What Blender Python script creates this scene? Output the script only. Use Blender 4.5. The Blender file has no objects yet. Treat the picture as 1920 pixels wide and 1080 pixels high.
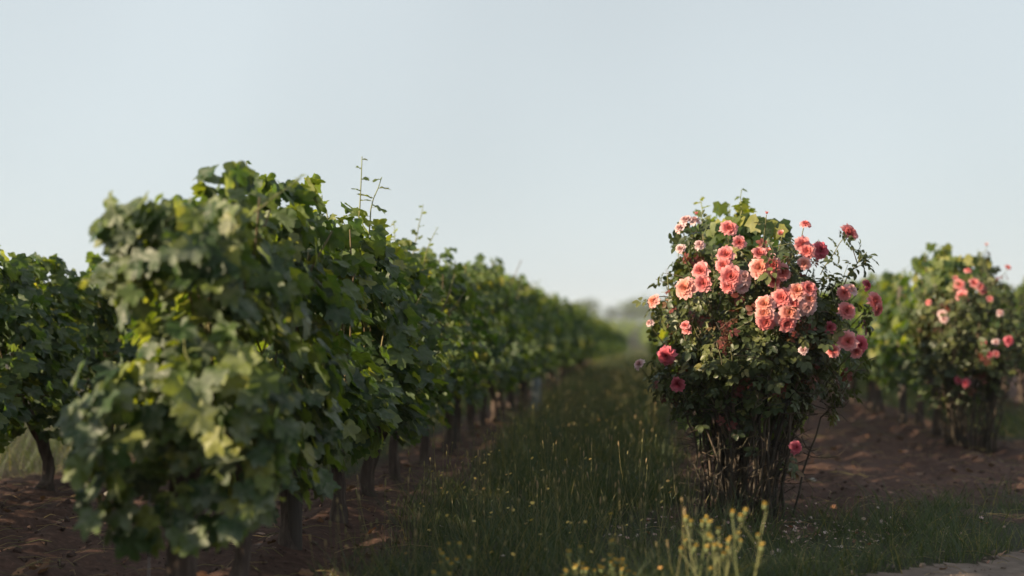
import bpy, math, random
import numpy as np
from mathutils import Vector

# ---------------------------------------------------------------- camera, sky, sun
scene = bpy.context.scene
COL = scene.collection
R = math.radians
rng = np.random.default_rng(7)
random.seed(7)

FPX = 2667.0
cam_d = bpy.data.cameras.new("camera")
cam = bpy.data.objects.new("camera", cam_d)
COL.objects.link(cam)
cam_d.sensor_width = 36.0
cam_d.lens = FPX / 1920.0 * 36.0
cam_d.clip_start = 0.05
cam_d.clip_end = 6000.0
cam.location = (0, 0, 1.0)
cam.rotation_euler = (R(90) + math.atan((605 - 540) / FPX), 0, math.atan((1210 - 960) / FPX))
cam_d.dof.use_dof = True
cam_d.dof.focus_distance = 6.5
cam_d.dof.aperture_fstop = 1.15
cam_d.dof.aperture_blades = 0
scene.camera = cam

SUN_EL = R(18.0)
THETA = R(27.5)                      # how far behind "straight left" the sun stands
sun_vec = Vector((-math.cos(THETA) * math.cos(SUN_EL), -math.sin(THETA) * math.cos(SUN_EL), math.sin(SUN_EL)))
world = bpy.data.worlds.new("World")
scene.world = world
world.use_nodes = True
wn, wl = world.node_tree.nodes, world.node_tree.links
wn.clear()
w_out = wn.new("ShaderNodeOutputWorld")
w_bg = wn.new("ShaderNodeBackground")
w_sky = wn.new("ShaderNodeTexSky")
w_sky.sky_type = 'NISHITA'
w_sky.sun_disc = False
w_sky.sun_elevation = SUN_EL
w_sky.sun_rotation = math.atan2(sun_vec.x, sun_vec.y)
w_sky.air_density = 1.0
w_sky.dust_density = 1.0
w_sky.ozone_density = 1.2
w_hs = wn.new("ShaderNodeHueSaturation")
w_hs.inputs["Saturation"].default_value = 0.6
wl.new(w_sky.outputs[0], w_hs.inputs["Color"])
w_mix = wn.new("ShaderNodeMix")                # thin bright morning haze evens the sky out
w_mix.data_type = 'RGBA'
w_mix.inputs[0].default_value = 0.86
wl.new(w_hs.outputs[0], w_mix.inputs[6])
w_mix.inputs[7].default_value = (3.46, 3.84, 4.02, 1)
w_tc = wn.new("ShaderNodeTexCoord")
w_nz = wn.new("ShaderNodeTexNoise")
w_nz.inputs["Scale"].default_value = 2.6
w_nz.inputs["Detail"].default_value = 2.0
wl.new(w_tc.outputs["Generated"], w_nz.inputs["Vector"])
w_mr = wn.new("ShaderNodeMapRange")
w_mr.inputs[1].default_value, w_mr.inputs[2].default_value = 0.3, 0.7
w_mr.inputs[3].default_value, w_mr.inputs[4].default_value = 0.94, 1.07
wl.new(w_nz.outputs["Fac"], w_mr.inputs[0])
w_mul = wn.new("ShaderNodeVectorMath")
w_mul.operation = 'SCALE'
wl.new(w_mix.outputs[2], w_mul.inputs[0])
wl.new(w_mr.outputs[0], w_mul.inputs["Scale"])
wl.new(w_mul.outputs[0], w_bg.inputs[0])
w_bg.inputs[1].default_value = 0.08
wl.new(w_bg.outputs[0], w_out.inputs[0])

sun_d = bpy.data.lights.new("sun", 'SUN')
sun_d.energy = 5.0
sun_d.angle = R(0.5)
sun_d.color = (1.0, 0.80, 0.54)
sun = bpy.data.objects.new("sun", sun_d)
COL.objects.link(sun)
sun.rotation_euler = (-sun_vec).to_track_quat('-Z', 'Y').to_euler()
sun.location = (-20, -10, 20)

scene.view_settings.view_transform = 'Standard'
scene.view_settings.look = 'None'
scene.view_settings.exposure = 1.24
scene.view_settings.gamma = 1.0
scene.view_settings.use_curve_mapping = False
scene.render.engine = 'CYCLES'
scene.cycles.use_denoising = True
scene.cycles.max_bounces = 6
scene.cycles.diffuse_bounces = 3
scene.cycles.glossy_bounces = 2
scene.cycles.transmission_bounces = 4
scene.cycles.transparent_max_bounces = 4
scene.cycles.caustics_reflective = False
scene.cycles.caustics_refractive = False


# ---------------------------------------------------------------- materials
def new_mat(name):
    m = bpy.data.materials.new(name)
    m.use_nodes = True
    nt = m.node_tree
    nt.nodes.clear()
    out = nt.nodes.new("ShaderNodeOutputMaterial")
    return m, nt, out


def ramp(nt, stops):
    n = nt.nodes.new("ShaderNodeValToRGB")
    e = n.color_ramp.elements
    while len(e) < len(stops):
        e.new(0.5)
    for i, (p, c) in enumerate(stops):
        e[i].position = p
        e[i].color = (c[0], c[1], c[2], 1)
    return n


def tint_node(nt, attr="tint"):
    n = nt.nodes.new("ShaderNodeAttribute")
    n.attribute_name = attr
    return n.outputs["Fac"]


def noise(nt, scale, detail=3, rough=0.55, coord="Object", stretch=None):
    tc = nt.nodes.new("ShaderNodeTexCoord")
    n = nt.nodes.new("ShaderNodeTexNoise")
    n.inputs["Scale"].default_value = scale
    n.inputs["Detail"].default_value = detail
    n.inputs["Roughness"].default_value = rough
    src = tc.outputs[coord]
    if stretch:
        mp = nt.nodes.new("ShaderNodeMapping")
        mp.inputs["Scale"].default_value = stretch
        nt.links.new(src, mp.inputs[0])
        src = mp.outputs[0]
    nt.links.new(src, n.inputs["Vector"])
    return n.outputs["Fac"]


def mixc(nt, a, b, fac, mode='MIX'):
    n = nt.nodes.new("ShaderNodeMix")
    n.data_type = 'RGBA'
    n.blend_type = mode
    for sock, v in ((n.inputs[6], a), (n.inputs[7], b), (n.inputs[0], fac)):
        if hasattr(v, "is_output"):
            nt.links.new(v, sock)
        elif isinstance(v, (int, float)):
            sock.default_value = v
        else:
            sock.default_value = (v[0], v[1], v[2], 1)
    return n.outputs[2]


def maprange(nt, v, a, b, c=0.0, d=1.0):
    n = nt.nodes.new("ShaderNodeMapRange")
    n.inputs[1].default_value = a
    n.inputs[2].default_value = b
    n.inputs[3].default_value = c
    n.inputs[4].default_value = d
    nt.links.new(v, n.inputs[0])
    return n.outputs[0]


def bump(nt, h, strength, dist=0.01):
    n = nt.nodes.new("ShaderNodeBump")
    n.inputs["Strength"].default_value = strength
    n.inputs["Distance"].default_value = dist
    nt.links.new(h, n.inputs["Height"])
    return n.outputs[0]


def leaf_mat(name, stops, under, residue=0.0, transl=0.35, rough=0.5, residue_col=(0.115, 0.135, 0.112), tr_boost=1.6):
    """green leaf: per-leaf tint -> ramp, paler underside, light passing through the blade"""
    m, nt, out = new_mat(name)
    col = ramp(nt, stops)
    nt.links.new(tint_node(nt), col.inputs[0])
    c = col.outputs[0]
    nz = noise(nt, 55, 2)
    c = mixc(nt, c, (0.5, 0.5, 0.5), 0.0) if False else c
    var = ramp(nt, [(0.3, (0.78, 0.78, 0.78)), (0.7, (1.15, 1.15, 1.1))])
    nt.links.new(nz, var.inputs[0])
    c = mixc(nt, c, var.outputs[0], 1.0, 'MULTIPLY')
    if residue > 0:
        nz2 = noise(nt, 9, 4, 0.65)
        f = maprange(nt, nz2, 0.46, 0.66, 0.0, residue)
        c = mixc(nt, c, residue_col, f)
    geo = nt.nodes.new("ShaderNodeNewGeometry")
    cb = mixc(nt, c, under, 0.55)
    cf = mixc(nt, c, cb, geo.outputs["Backfacing"])
    p = nt.nodes.new("ShaderNodeBsdfPrincipled")
    p.inputs["Roughness"].default_value = rough
    p.inputs["Specular IOR Level"].default_value = 0.35
    nt.links.new(cf, p.inputs["Base Color"])
    nt.links.new(bump(nt, noise(nt, 90, 2), 0.25, 0.004), p.inputs["Normal"])
    t = nt.nodes.new("ShaderNodeBsdfTranslucent")
    tc = mixc(nt, c, (tr_boost * 1.15, tr_boost * 1.1, 0.45), 1.0, 'MULTIPLY')
    nt.links.new(tc, t.inputs[0])
    mx = nt.nodes.new("ShaderNodeMixShader")
    mx.inputs[0].default_value = transl
    nt.links.new(p.outputs[0], mx.inputs[1])
    nt.links.new(t.outputs[0], mx.inputs[2])
    nt.links.new(mx.outputs[0], out.inputs[0])
    return m


def simple_mat(name, stops, rough=0.8, scale=30, bumps=0.4, bdist=0.01, use_tint=False, stretch=None, spec=0.3):
    m, nt, out = new_mat(name)
    p = nt.nodes.new("ShaderNodeBsdfPrincipled")
    col = ramp(nt, stops)
    nz = noise(nt, scale, 5, 0.62, stretch=stretch)
    nt.links.new(tint_node(nt) if use_tint else nz, col.inputs[0])
    nt.links.new(col.outputs[0], p.inputs["Base Color"])
    p.inputs["Roughness"].default_value = rough
    p.inputs["Specular IOR Level"].default_value = spec
    if bumps:
        nt.links.new(bump(nt, nz, bumps, bdist), p.inputs["Normal"])
    nt.links.new(p.outputs[0], out.inputs[0])
    return m


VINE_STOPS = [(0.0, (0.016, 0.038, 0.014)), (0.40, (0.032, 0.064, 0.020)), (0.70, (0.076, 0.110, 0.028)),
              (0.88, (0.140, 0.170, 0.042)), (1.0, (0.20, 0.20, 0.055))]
M_VINE = leaf_mat("vine_leaf", VINE_STOPS, (0.10, 0.14, 0.09), residue=0.42, transl=0.42, tr_boost=2.4)
M_VINE_DUSTY = leaf_mat("dusty_vine_leaf", VINE_STOPS, (0.12, 0.15, 0.11), residue=0.85, transl=0.36, residue_col=(0.17, 0.19, 0.145), tr_boost=2.4)
M_VINE_FAR = leaf_mat("vine_leaf_far", VINE_STOPS, (0.10, 0.14, 0.08), residue=0.2, transl=0.44, tr_boost=2.4)
M_ROSELEAF = leaf_mat("rose_leaf", [(0.0, (0.026, 0.040, 0.018)), (0.5, (0.058, 0.076, 0.028)), (0.8, (0.125, 0.135, 0.045)),
                                    (0.88, (0.16, 0.14, 0.045)), (0.93, (0.11, 0.030, 0.026)), (1.0, (0.15, 0.04, 0.035))],
                      (0.09, 0.115, 0.07), residue=0.0, transl=0.25, rough=0.42)
M_GRASS = leaf_mat("grass_blade", [(0.0, (0.022, 0.040, 0.018)), (0.55, (0.054, 0.080, 0.035)), (0.85, (0.130, 0.135, 0.062)),
                                   (1.0, (0.26, 0.21, 0.10))], (0.06, 0.08, 0.04), transl=0.3, rough=0.6)
M_TREELEAF = leaf_mat("tree_leaf", [(0.0, (0.035, 0.062, 0.020)), (1.0, (0.085, 0.120, 0.032))], (0.07, 0.10, 0.04), transl=0.3)
M_BARK = simple_mat("vine_bark", [(0.25, (0.030, 0.022, 0.019)), (0.55, (0.085, 0.062, 0.052)), (0.8, (0.18, 0.14, 0.115))],
                    0.95, 34, 1.0, 0.02, stretch=(1, 1, 0.16))
M_POST = simple_mat("weathered_post", [(0.25, (0.035, 0.029, 0.026)), (0.6, (0.08, 0.066, 0.057)), (0.85, (0.15, 0.13, 0.115))],
                    0.9, 22, 0.7, 0.01, stretch=(1, 1, 0.08))
M_PALEPOST = simple_mat("pale_sleeve", [(0.3, (0.15, 0.17, 0.185)), (0.7, (0.24, 0.26, 0.27))], 0.6, 12, 0.1)
M_WIRE = simple_mat("wire", [(0.3, (0.22, 0.22, 0.23)), (0.7, (0.36, 0.35, 0.34))], 0.45, 60, 0.1)
M_CANE = simple_mat("vine_cane", [(0.0, (0.07, 0.045, 0.028)), (0.5, (0.15, 0.115, 0.055)), (1.0, (0.20, 0.23, 0.08))], 0.7, 40, 0.2, use_tint=True)
M_ROSECANE = simple_mat("rose_cane", [(0.0, (0.022, 0.019, 0.015)), (0.4, (0.050, 0.040, 0.030)), (0.75, (0.11, 0.080, 0.055)),
                                      (0.9, (0.11, 0.12, 0.045)), (1.0, (0.25, 0.19, 0.14))], 0.75, 40, 0.25, use_tint=True)
M_TRUNK = simple_mat("tree_bark", [(0.3, (0.06, 0.05, 0.04)), (0.7, (0.14, 0.11, 0.09))], 0.95, 6, 0.6)
M_CLOD = simple_mat("soil_clod", [(0.3, (0.042, 0.027, 0.023)), (0.7, (0.10, 0.063, 0.052))], 0.95, 60, 0.6)
M_GRAVEL = simple_mat("gravel", [(0.3, (0.10, 0.075, 0.062)), (0.7, (0.20, 0.155, 0.13))], 0.9, 30, 0.6)
M_STONE = simple_mat("stone", [(0.3, (0.20, 0.18, 0.16)), (0.7, (0.36, 0.33, 0.30))], 0.9, 30, 0.6)
M_STALK = leaf_mat("dry_stalk", [(0.0, (0.10, 0.12, 0.045)), (0.5, (0.22, 0.20, 0.09)), (1.0, (0.36, 0.25, 0.15))], (0.2, 0.18, 0.1), transl=0.25, rough=0.7)
M_WILDSTEM = leaf_mat("wildflower_stem", [(0.0, (0.10, 0.13, 0.05)), (1.0, (0.22, 0.22, 0.10))], (0.14, 0.16, 0.08), transl=0.2)
M_YELLOW = leaf_mat("yellow_floret", [(0.0, (0.40, 0.32, 0.10)), (0.6, (0.58, 0.41, 0.09)), (1.0, (0.52, 0.28, 0.09))], (0.5, 0.38, 0.1), transl=0.3, tr_boost=1.0)
M_FALLEN = leaf_mat("fallen_petal", [(0.0, (0.50, 0.42, 0.40)), (0.5, (0.55, 0.33, 0.33)), (1.0, (0.40, 0.14, 0.10))], (0.5, 0.38, 0.36), transl=0.2, tr_boost=0.9)
M_DEADLEAF = leaf_mat("dead_leaf", [(0.0, (0.10, 0.06, 0.04)), (0.6, (0.20, 0.10, 0.06)), (1.0, (0.34, 0.17, 0.10))], (0.2, 0.13, 0.09), transl=0.15, tr_boost=0.9)


def petal_mat(name, inner, mid, rim):
    m, nt, out = new_mat(name)
    col = ramp(nt, [(0.0, inner), (0.55, mid), (1.0, rim)])
    nt.links.new(tint_node(nt), col.inputs[0])
    nz = noise(nt, 120, 2)
    var = ramp(nt, [(0.3, (0.88, 0.84, 0.84)), (0.7, (1.06, 1.04, 1.04))])
    nt.links.new(nz, var.inputs[0])
    c = mixc(nt, col.outputs[0], var.outputs[0], 1.0, 'MULTIPLY')
    p = nt.nodes.new("ShaderNodeBsdfPrincipled")
    nt.links.new(c, p.inputs["Base Color"])
    p.inputs["Roughness"].default_value = 0.6
    p.inputs["Specular IOR Level"].default_value = 0.25
    t = nt.nodes.new("ShaderNodeBsdfTranslucent")
    nt.links.new(c, t.inputs[0])
    mx = nt.nodes.new("ShaderNodeMixShader")
    mx.inputs[0].default_value = 0.35
    nt.links.new(p.outputs[0], mx.inputs[1])
    nt.links.new(t.outputs[0], mx.inputs[2])
    nt.links.new(mx.outputs[0], out.inputs[0])
    return m


M_CORAL = petal_mat("petal_coral", (0.66, 0.165, 0.125), (0.68, 0.205, 0.205), (0.77, 0.40, 0.41))
M_PEACH = petal_mat("petal_peach", (0.70, 0.27, 0.14), (0.72, 0.31, 0.25), (0.79, 0.47, 0.47))
M_PINK = petal_mat("petal_deep_pink", (0.46, 0.06, 0.08), (0.52, 0.10, 0.14), (0.60, 0.19, 0.25))
M_PALE = petal_mat("petal_faded", (0.56, 0.30, 0.27), (0.62, 0.40, 0.40), (0.68, 0.55, 0.57))


# ---------------------------------------------------------------- mesh building
class MB:
    """collects vertices, triangles, quads and a per-vertex tint, then links ONE mesh object"""
    def __init__(self):
        self.V, self.T, self.Q, self.A, self.n = [], [], [], [], 0

    def add(self, V, tris=None, quads=None, tint=0.5):
        V = np.asarray(V, dtype=np.float64).reshape(-1, 3)
        self.V.append(V)
        self.A.append(np.broadcast_to(np.asarray(tint, dtype=np.float64), (len(V),)))
        if tris is not None and len(tris):
            self.T.append(np.asarray(tris, dtype=np.int64).reshape(-1, 3) + self.n)
        if quads is not None and len(quads):
            self.Q.append(np.asarray(quads, dtype=np.int64).reshape(-1, 4) + self.n)
        self.n += len(V)

    def stamp(self, T, tris, quads, P, M, S, tint):
        """copies of a small template: T (k,3), P (n,3), M (n,3,3) columns are the axes, S (n,), tint (n,)"""
        n, k = len(P), len(T)
        if n == 0:
            return
        W = np.einsum('nij,kj->nki', M, T) * np.asarray(S).reshape(n, 1, 1) + P[:, None, :]
        off = (np.arange(n) * k)[:, None, None]
        t = (np.asarray(tris)[None] + off).reshape(-1, 3) if tris is not None and len(tris) else None
        q = (np.asarray(quads)[None] + off).reshape(-1, 4) if quads is not None and len(quads) else None
        self.add(W.reshape(-1, 3), t, q, np.repeat(tint, k))

    def mesh(self, name, mat, smooth=True):
        me = bpy.data.meshes.new(name)
        V = np.concatenate(self.V)
        T = np.concatenate(self.T) if self.T else np.zeros((0, 3), dtype=np.int64)
        Q = np.concatenate(self.Q) if self.Q else np.zeros((0, 4), dtype=np.int64)
        loops = np.concatenate([T.ravel(), Q.ravel()]).astype(np.int32)
        starts = np.concatenate([np.arange(len(T)) * 3, len(T) * 3 + np.arange(len(Q)) * 4]).astype(np.int32)
        me.vertices.add(len(V))
        me.vertices.foreach_set("co", V.astype(np.float32).ravel())
        me.loops.add(len(loops))
        me.loops.foreach_set("vertex_index", loops)
        me.polygons.add(len(starts))
        me.polygons.foreach_set("loop_start", starts)
        me.polygons.foreach_set("use_smooth", np.full(len(starts), smooth, dtype=bool))
        at = me.attributes.new("tint", 'FLOAT', 'POINT')
        at.data.foreach_set("value", np.concatenate(self.A).astype(np.float32))
        me.update(calc_edges=True)
        me.materials.append(mat)
        return me

    def build(self, name, mat, parent=None, smooth=True):
        return link(name, self.mesh(name, mat, smooth), parent)


def link(name, data, parent=None):
    o = bpy.data.objects.new(name, data)
    COL.objects.link(o)
    if parent is not None:
        o.parent = parent
    return o


def thing(name, label, cat, loc=(0, 0, 0), rz=0.0, group=None):
    o = link(name, None)
    o.location = loc
    o.rotation_euler = (0, 0, rz)
    o.empty_display_size = 0.1
    return tag(o, label, cat, group)


def tag(o, label=None, cat=None, group=None, kind=None):
    if label:
        o["label"] = label
    if cat:
        o["category"] = cat
    if group:
        o["group"] = group
    if kind:
        o["kind"] = kind
    return o


def norm(a):
    return a / np.maximum(np.linalg.norm(a, axis=-1, keepdims=True), 1e-9)


def frames(normal, tip):
    """rotation matrices whose z is normal and y is as near tip as it can be"""
    z = norm(normal)
    y = tip - (tip * z).sum(-1, keepdims=True) * z
    y = norm(y)
    x = np.cross(y, z)
    return np.stack([x, y, z], axis=-1)


def tube(mb, pts, rad, sides=6, tint=0.5, jitter=0.0, cap=True, r=rng):
    pts = np.asarray(pts, float)
    rad = np.broadcast_to(np.asarray(rad, float), (len(pts),))
    d = norm(np.gradient(pts, axis=0))
    ref = np.array([0.31, 0.95, 0.05]) if abs(d[0, 2]) > 0.8 else np.array([0, 0, 1.0])
    a = norm(np.cross(d, ref))
    b = np.cross(d, a)
    th = np.arange(sides) / sides * 2 * np.pi
    rr = rad[:, None] * (1 + jitter * r.uniform(-1, 1, (len(pts), sides)))
    V = pts[:, None] + rr[..., None] * (np.cos(th)[None, :, None] * a[:, None] + np.sin(th)[None, :, None] * b[:, None])
    i, j = np.meshgrid(np.arange(len(pts) - 1), np.arange(sides), indexing='ij')
    j2 = (j + 1) % sides
    Q = np.stack([i * sides + j, i * sides + j2, (i + 1) * sides + j2, (i + 1) * sides + j], -1).reshape(-1, 4)
    V = V.reshape(-1, 3)
    tris = None
    if cap:
        V = np.vstack([V, pts[-1], pts[0]])
        k, e = len(pts) * sides, (len(pts) - 1) * sides
        tris = [[e + s, e + (s + 1) % sides, k] for s in range(sides)] + [[(s + 1) % sides, s, k + 1] for s in range(sides)]
    t = tint if np.ndim(tint) == 0 else np.concatenate([np.repeat(tint, sides), [tint[-1], tint[0]] if cap else []])
    mb.add(V, tris, Q, t)


def curve(p0, p1, sag, n=7, wob=0.0, r=rng):
    """a path from p0 to p1 that first rises, then arches over by sag"""
    t = np.linspace(0, 1, n)[:, None]
    p0, p1, sag = (np.asarray(v, float) for v in (p0, p1, sag))
    p = p0 + (p1 - p0) * t + sag * (4 * t * (1 - t))
    if wob:
        w = r.normal(0, wob, (n, 3))
        w[0] = 0
        p = p + w * np.sqrt(t)
    return p


# value noise on a plane
def vnoise(x, y, seed=0):
    xi, yi = np.floor(x).astype(np.int64), np.floor(y).astype(np.int64)
    xf, yf = x - xi, y - yi
    u, v = xf * xf * (3 - 2 * xf), yf * yf * (3 - 2 * yf)

    def h(a, b):
        n = (a * 374761393 + b * 668265263 + seed * 974634777) & 0x7fffffff
        n = ((n ^ (n >> 13)) * 1274126177) & 0x7fffffff
        return ((n ^ (n >> 16)) & 0xffff) / 65535.0
    return (h(xi, yi) * (1 - u) + h(xi + 1, yi) * u) * (1 - v) + (h(xi, yi + 1) * (1 - u) + h(xi + 1, yi + 1) * u) * v


def fbm(x, y, seed=0, o=3):
    s, a = 0, 0.5
    for k in range(o):
        s = s + a * vnoise(x * 2 ** k, y * 2 ** k, seed + k)
        a *= 0.5
    return s / (1 - 0.5 ** o)


def sstep(a, b, x):
    t = np.clip((x - a) / (b - a), 0, 1)
    return t * t * (3 - 2 * t)


# ---------------------------------------------------------------- ground
ROWS = [-5.35, -3.40, -1.45, 0.50, 2.47, 4.42]
ROW_START = [1.4, 2.2, 4.75, 7.95, 11.95, 15.2]


def base_z(x, y):
    """the land: level here, dipping gently down the rows, rising again far off"""
    y = np.asarray(y, float)
    return -1.2 * sstep(8, 105, y) + 2.0 * sstep(110, 420, y)


def path_mask(x, y):
    """the dirt track along the headland, running diagonally past the row ends"""
    edge = np.where(x > 0.75, 5.85 + (x - 1.07) * 0.83, 5.58 - (0.75 - x) * 1.3)
    edge = edge + 0.35 * (fbm(x * 1.3, y * 1.3, 31) - 0.5) + 0.12 * (vnoise(x * 7, y * 7, 5) - 0.5)
    return edge - y                     # positive on the path, in metres


def grass_mask(x, y):
    """0..1: how much grass grows here"""
    m = np.zeros_like(x)
    n = fbm(x * 1.6, y * 1.6, 11)
    wide = 0.32 * sstep(13, 28, y)
    strip = sstep(-1.22, -0.92, x + wide + (n - 0.5) * 0.45) * (1 - sstep(0.02, 0.30, x - wide + (n - 0.5) * 0.4))
    m = np.maximum(m, strip * sstep(4.2, 4.9, y))
    left = sstep(-3.15, -2.9, x + (n - 0.5) * 0.4) * (1 - sstep(-1.95, -1.75, x)) * sstep(8.0, 9.2, y)
    m = np.maximum(m, left)
    left2 = (1 - sstep(-3.9, -3.75, x)) * sstep(8.3, 9.3, y)
    m = np.maximum(m, left2 * 0.8)
    # headland turf before the rose bush and to its right, breaking up into soil
    head = (1 - sstep(0.75, 1.5, y - (6.1 + 0.72 * (x - 0.6)) + (n - 0.5) * 1.3)) * sstep(-0.6, -0.1, x)
    m = np.maximum(m, head * sstep(0.40, 0.53, n + 0.05))
    right = sstep(2.85, 3.1, x) * (1 - sstep(3.9, 4.1, x)) * sstep(11.8, 12.8, y)
    m = np.maximum(m, right)
    m = np.maximum(m, sstep(45, 70, y))
    return m * (1 - sstep(-0.05, 0.15, path_mask(x, y)))


def ground_z(x, y, fine=True):
    x, y = np.asarray(x, float), np.asarray(y, float)
    z = base_z(x, y)
    near = 1 - sstep(60, 110, y)
    for rx, ry in zip(ROWS, ROW_START):
        z = z + 0.055 * np.exp(-((x - rx) / 0.28) ** 2) * sstep(ry - 1.2, ry - 0.2, y) * near
    if fine:
        soil = 1 - 0.75 * grass_mask(x, y)
        soil = soil * (1 - 0.85 * sstep(-0.1, 0.2, path_mask(x, y)))
        till = 0.06 * (fbm(x * 3.0, y * 1.5, 3) - 0.5) + 0.055 * (np.abs(fbm(x * 7, y * 6, 9) - 0.5)) + 0.03 * (vnoise(x * 21, y * 17, 4) - 0.5)
        ridge = 0.035 * np.sin(x * 16 + 2 * fbm(x, y, 21)) * (fbm(x * .8, y * .5, 8))
        z = z + (till + ridge) * soil * (1 - sstep(40, 70, y)) + 0.05 * (fbm(x * 0.9, y * 0.9, 2) - 0.5) * (1 - sstep(60, 120, y))
    return z


def graded(a, b, lo, hi, step, grow=1.16):
    mid = np.arange(lo, hi + 1e-6, step)
    left, s, v = [], step, lo
    while v > a:
        s *= grow
        v -= s
        left.append(v)
    right, s, v = [], step, hi
    while v < b:
        s *= grow
        v += s
        right.append(v)
    return np.array(left[::-1] + list(mid) + right)


def sheet(mb, xs, ys, zf, tintf):
    X, Y = np.meshgrid(xs, ys)
    Z = zf(X, Y)
    nx = len(xs)
    i, j = np.meshgrid(np.arange(len(ys) - 1), np.arange(nx - 1), indexing='ij')
    Q = np.stack([i * nx + j, i * nx + j + 1, (i + 1) * nx + j + 1, (i + 1) * nx + j], -1).reshape(-1, 4)
    mb.add(np.stack([X, Y, Z], -1).reshape(-1, 3), None, Q, tintf(X, Y).ravel())


def soil_material():
    m, nt, out = new_mat("vineyard_soil")
    p = nt.nodes.new("ShaderNodeBsdfPrincipled")
    big = noise(nt, 1.3, 4)
    fine = noise(nt, 26, 6, 0.7)
    soil = ramp(nt, [(0.25, (0.040, 0.024, 0.020)), (0.55, (0.092, 0.054, 0.043)), (0.8, (0.185, 0.112, 0.088))])
    nt.links.new(fine, soil.inputs[0])
    tone = ramp(nt, [(0.3, (0.75, 0.72, 0.72)), (0.7, (1.15, 1.12, 1.1))])
    nt.links.new(big, tone.inputs[0])
    s = mixc(nt, soil.outputs[0], tone.outputs[0], 1.0, 'MULTIPLY')
    th = ramp(nt, [(0.3, (0.022, 0.026, 0.015)), (0.6, (0.044, 0.044, 0.025)), (0.85, (0.10, 0.08, 0.05))])
    nt.links.new(noise(nt, 40, 5, 0.7), th.inputs[0])
    c = mixc(nt, s, th.outputs[0], tint_node(nt))
    nt.links.new(c, p.inputs["Base Color"])
    p.inputs["Roughness"].default_value = 0.95
    p.inputs["Specular IOR Level"].default_value = 0.15
    nt.links.new(bump(nt, fine, 0.9, 0.02), p.inputs["Normal"])
    nt.links.new(p.outputs[0], out.inputs[0])
    return m


g = MB()
sheet(g, graded(-2500, 2500, -4.2, 4.6, 0.05, 1.14), graded(-300, 4000, 3.6, 17.0, 0.05, 1.10), ground_z, grass_mask)
tag(g.build("ground", soil_material()), kind="structure")

# dirt track
M_PATH = simple_mat("dirt_track", [(0.25, (0.07, 0.050, 0.040)), (0.55, (0.125, 0.092, 0.074)), (0.8, (0.21, 0.16, 0.13))], 0.95, 14, 0.6, 0.012)
pm = MB()
px_, py_ = np.arange(-1.2, 5.0, 0.05), np.arange(1.5, 9.2, 0.05)
X, Y = np.meshgrid(px_, py_)
inside = (path_mask(X, Y) > 0.02) & (path_mask(X, Y) < 3.2)
Z = ground_z(X, Y) + 0.012
idx = np.arange(X.size).reshape(X.shape)
cell = inside[:-1, :-1] & inside[1:, :-1] & inside[:-1, 1:] & inside[1:, 1:]
ii, jj = np.nonzero(cell)
Q = np.stack([idx[ii, jj], idx[ii, jj + 1], idx[ii + 1, jj + 1], idx[ii + 1, jj]], -1)
pm.add(np.stack([X, Y, Z], -1).reshape(-1, 3), None, Q, 0.5)
tag(pm.build("dirt_track", M_PATH), kind="structure")


# ---------------------------------------------------------------- grape leaves
def grape_leaf(detail, seed):
    r = np.random.default_rng(seed)
    half = [(0, 1.0), (9, 0.86), (15, 0.84), (23, 0.66), (33, 0.74), (42, 0.90), (51, 0.96), (60, 0.80), (70, 0.74), (80, 0.60),
            (92, 0.70), (104, 0.78), (116, 0.74), (130, 0.62), (146, 0.56), (160, 0.46), (172, 0.26)]
    if detail == 0:
        half = [(0, 1.0), (24, 0.70), (48, 0.95), (80, 0.64), (108, 0.78), (146, 0.56), (172, 0.22)]
    if detail < 0:
        half = [(0, 1.0), (50, 0.92), (105, 0.75), (165, 0.4)]
    a = [(t, q) for t, q in half] + [(-t, q) for t, q in half[:0:-1]]
    ang = np.radians([t for t, _ in a])
    rad = np.array([q * r.uniform(0.93, 1.07) for _, q in a])
    O = np.stack([np.sin(ang) * rad, np.cos(ang) * rad], -1)
    n = len(O)
    fold, droop, wav, ph = r.uniform(0.05, 0.30), r.uniform(0.08, 0.38), r.uniform(0.03, 0.09), r.uniform(0, 6)

    def lift(P, edge):
        x, y = P[:, 0], P[:, 1]
        th = np.arctan2(x, y)
        z = fold * np.abs(x) - droop * (x * x + y * y) * 0.7 + edge * wav * np.sin(5 * th + ph)
        return np.stack([x, y, z], -1)
    ring = np.arange(n)
    nxt = (ring + 1) % n
    if detail > 0:
        V = np.vstack([lift(np.zeros((1, 2)), 0), lift(O * 0.52, 0.4), lift(O, 1.0)])
        tris = np.stack([np.zeros(n, int), 1 + nxt, 1 + ring], -1)
        quads = np.stack([1 + ring, 1 + nxt, 1 + n + nxt, 1 + n + ring], -1)
    else:
        V = np.vstack([lift(np.zeros((1, 2)), 0), lift(O, 1.0)])
        tris = np.stack([np.zeros(n, int), 1 + nxt, 1 + ring], -1)
        quads = None
    V = V + np.array([0, 0.12, 0])
    return V, tris, quads


LEAVES = {d: [grape_leaf(d, s) for s in range(6 if d > 0 else 4)] for d in (1, 0, -1)}


def stamp_leaves(mb, kit, P, N, Tip, S, tint, r):
    M = frames(N, Tip)
    pick = r.integers(0, len(kit), len(P))
    for k, (V, t, q) in enumerate(kit):
        s = pick == k
        mb.stamp(V, t, q, P[s], M[s], S[s], tint[s])


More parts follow.
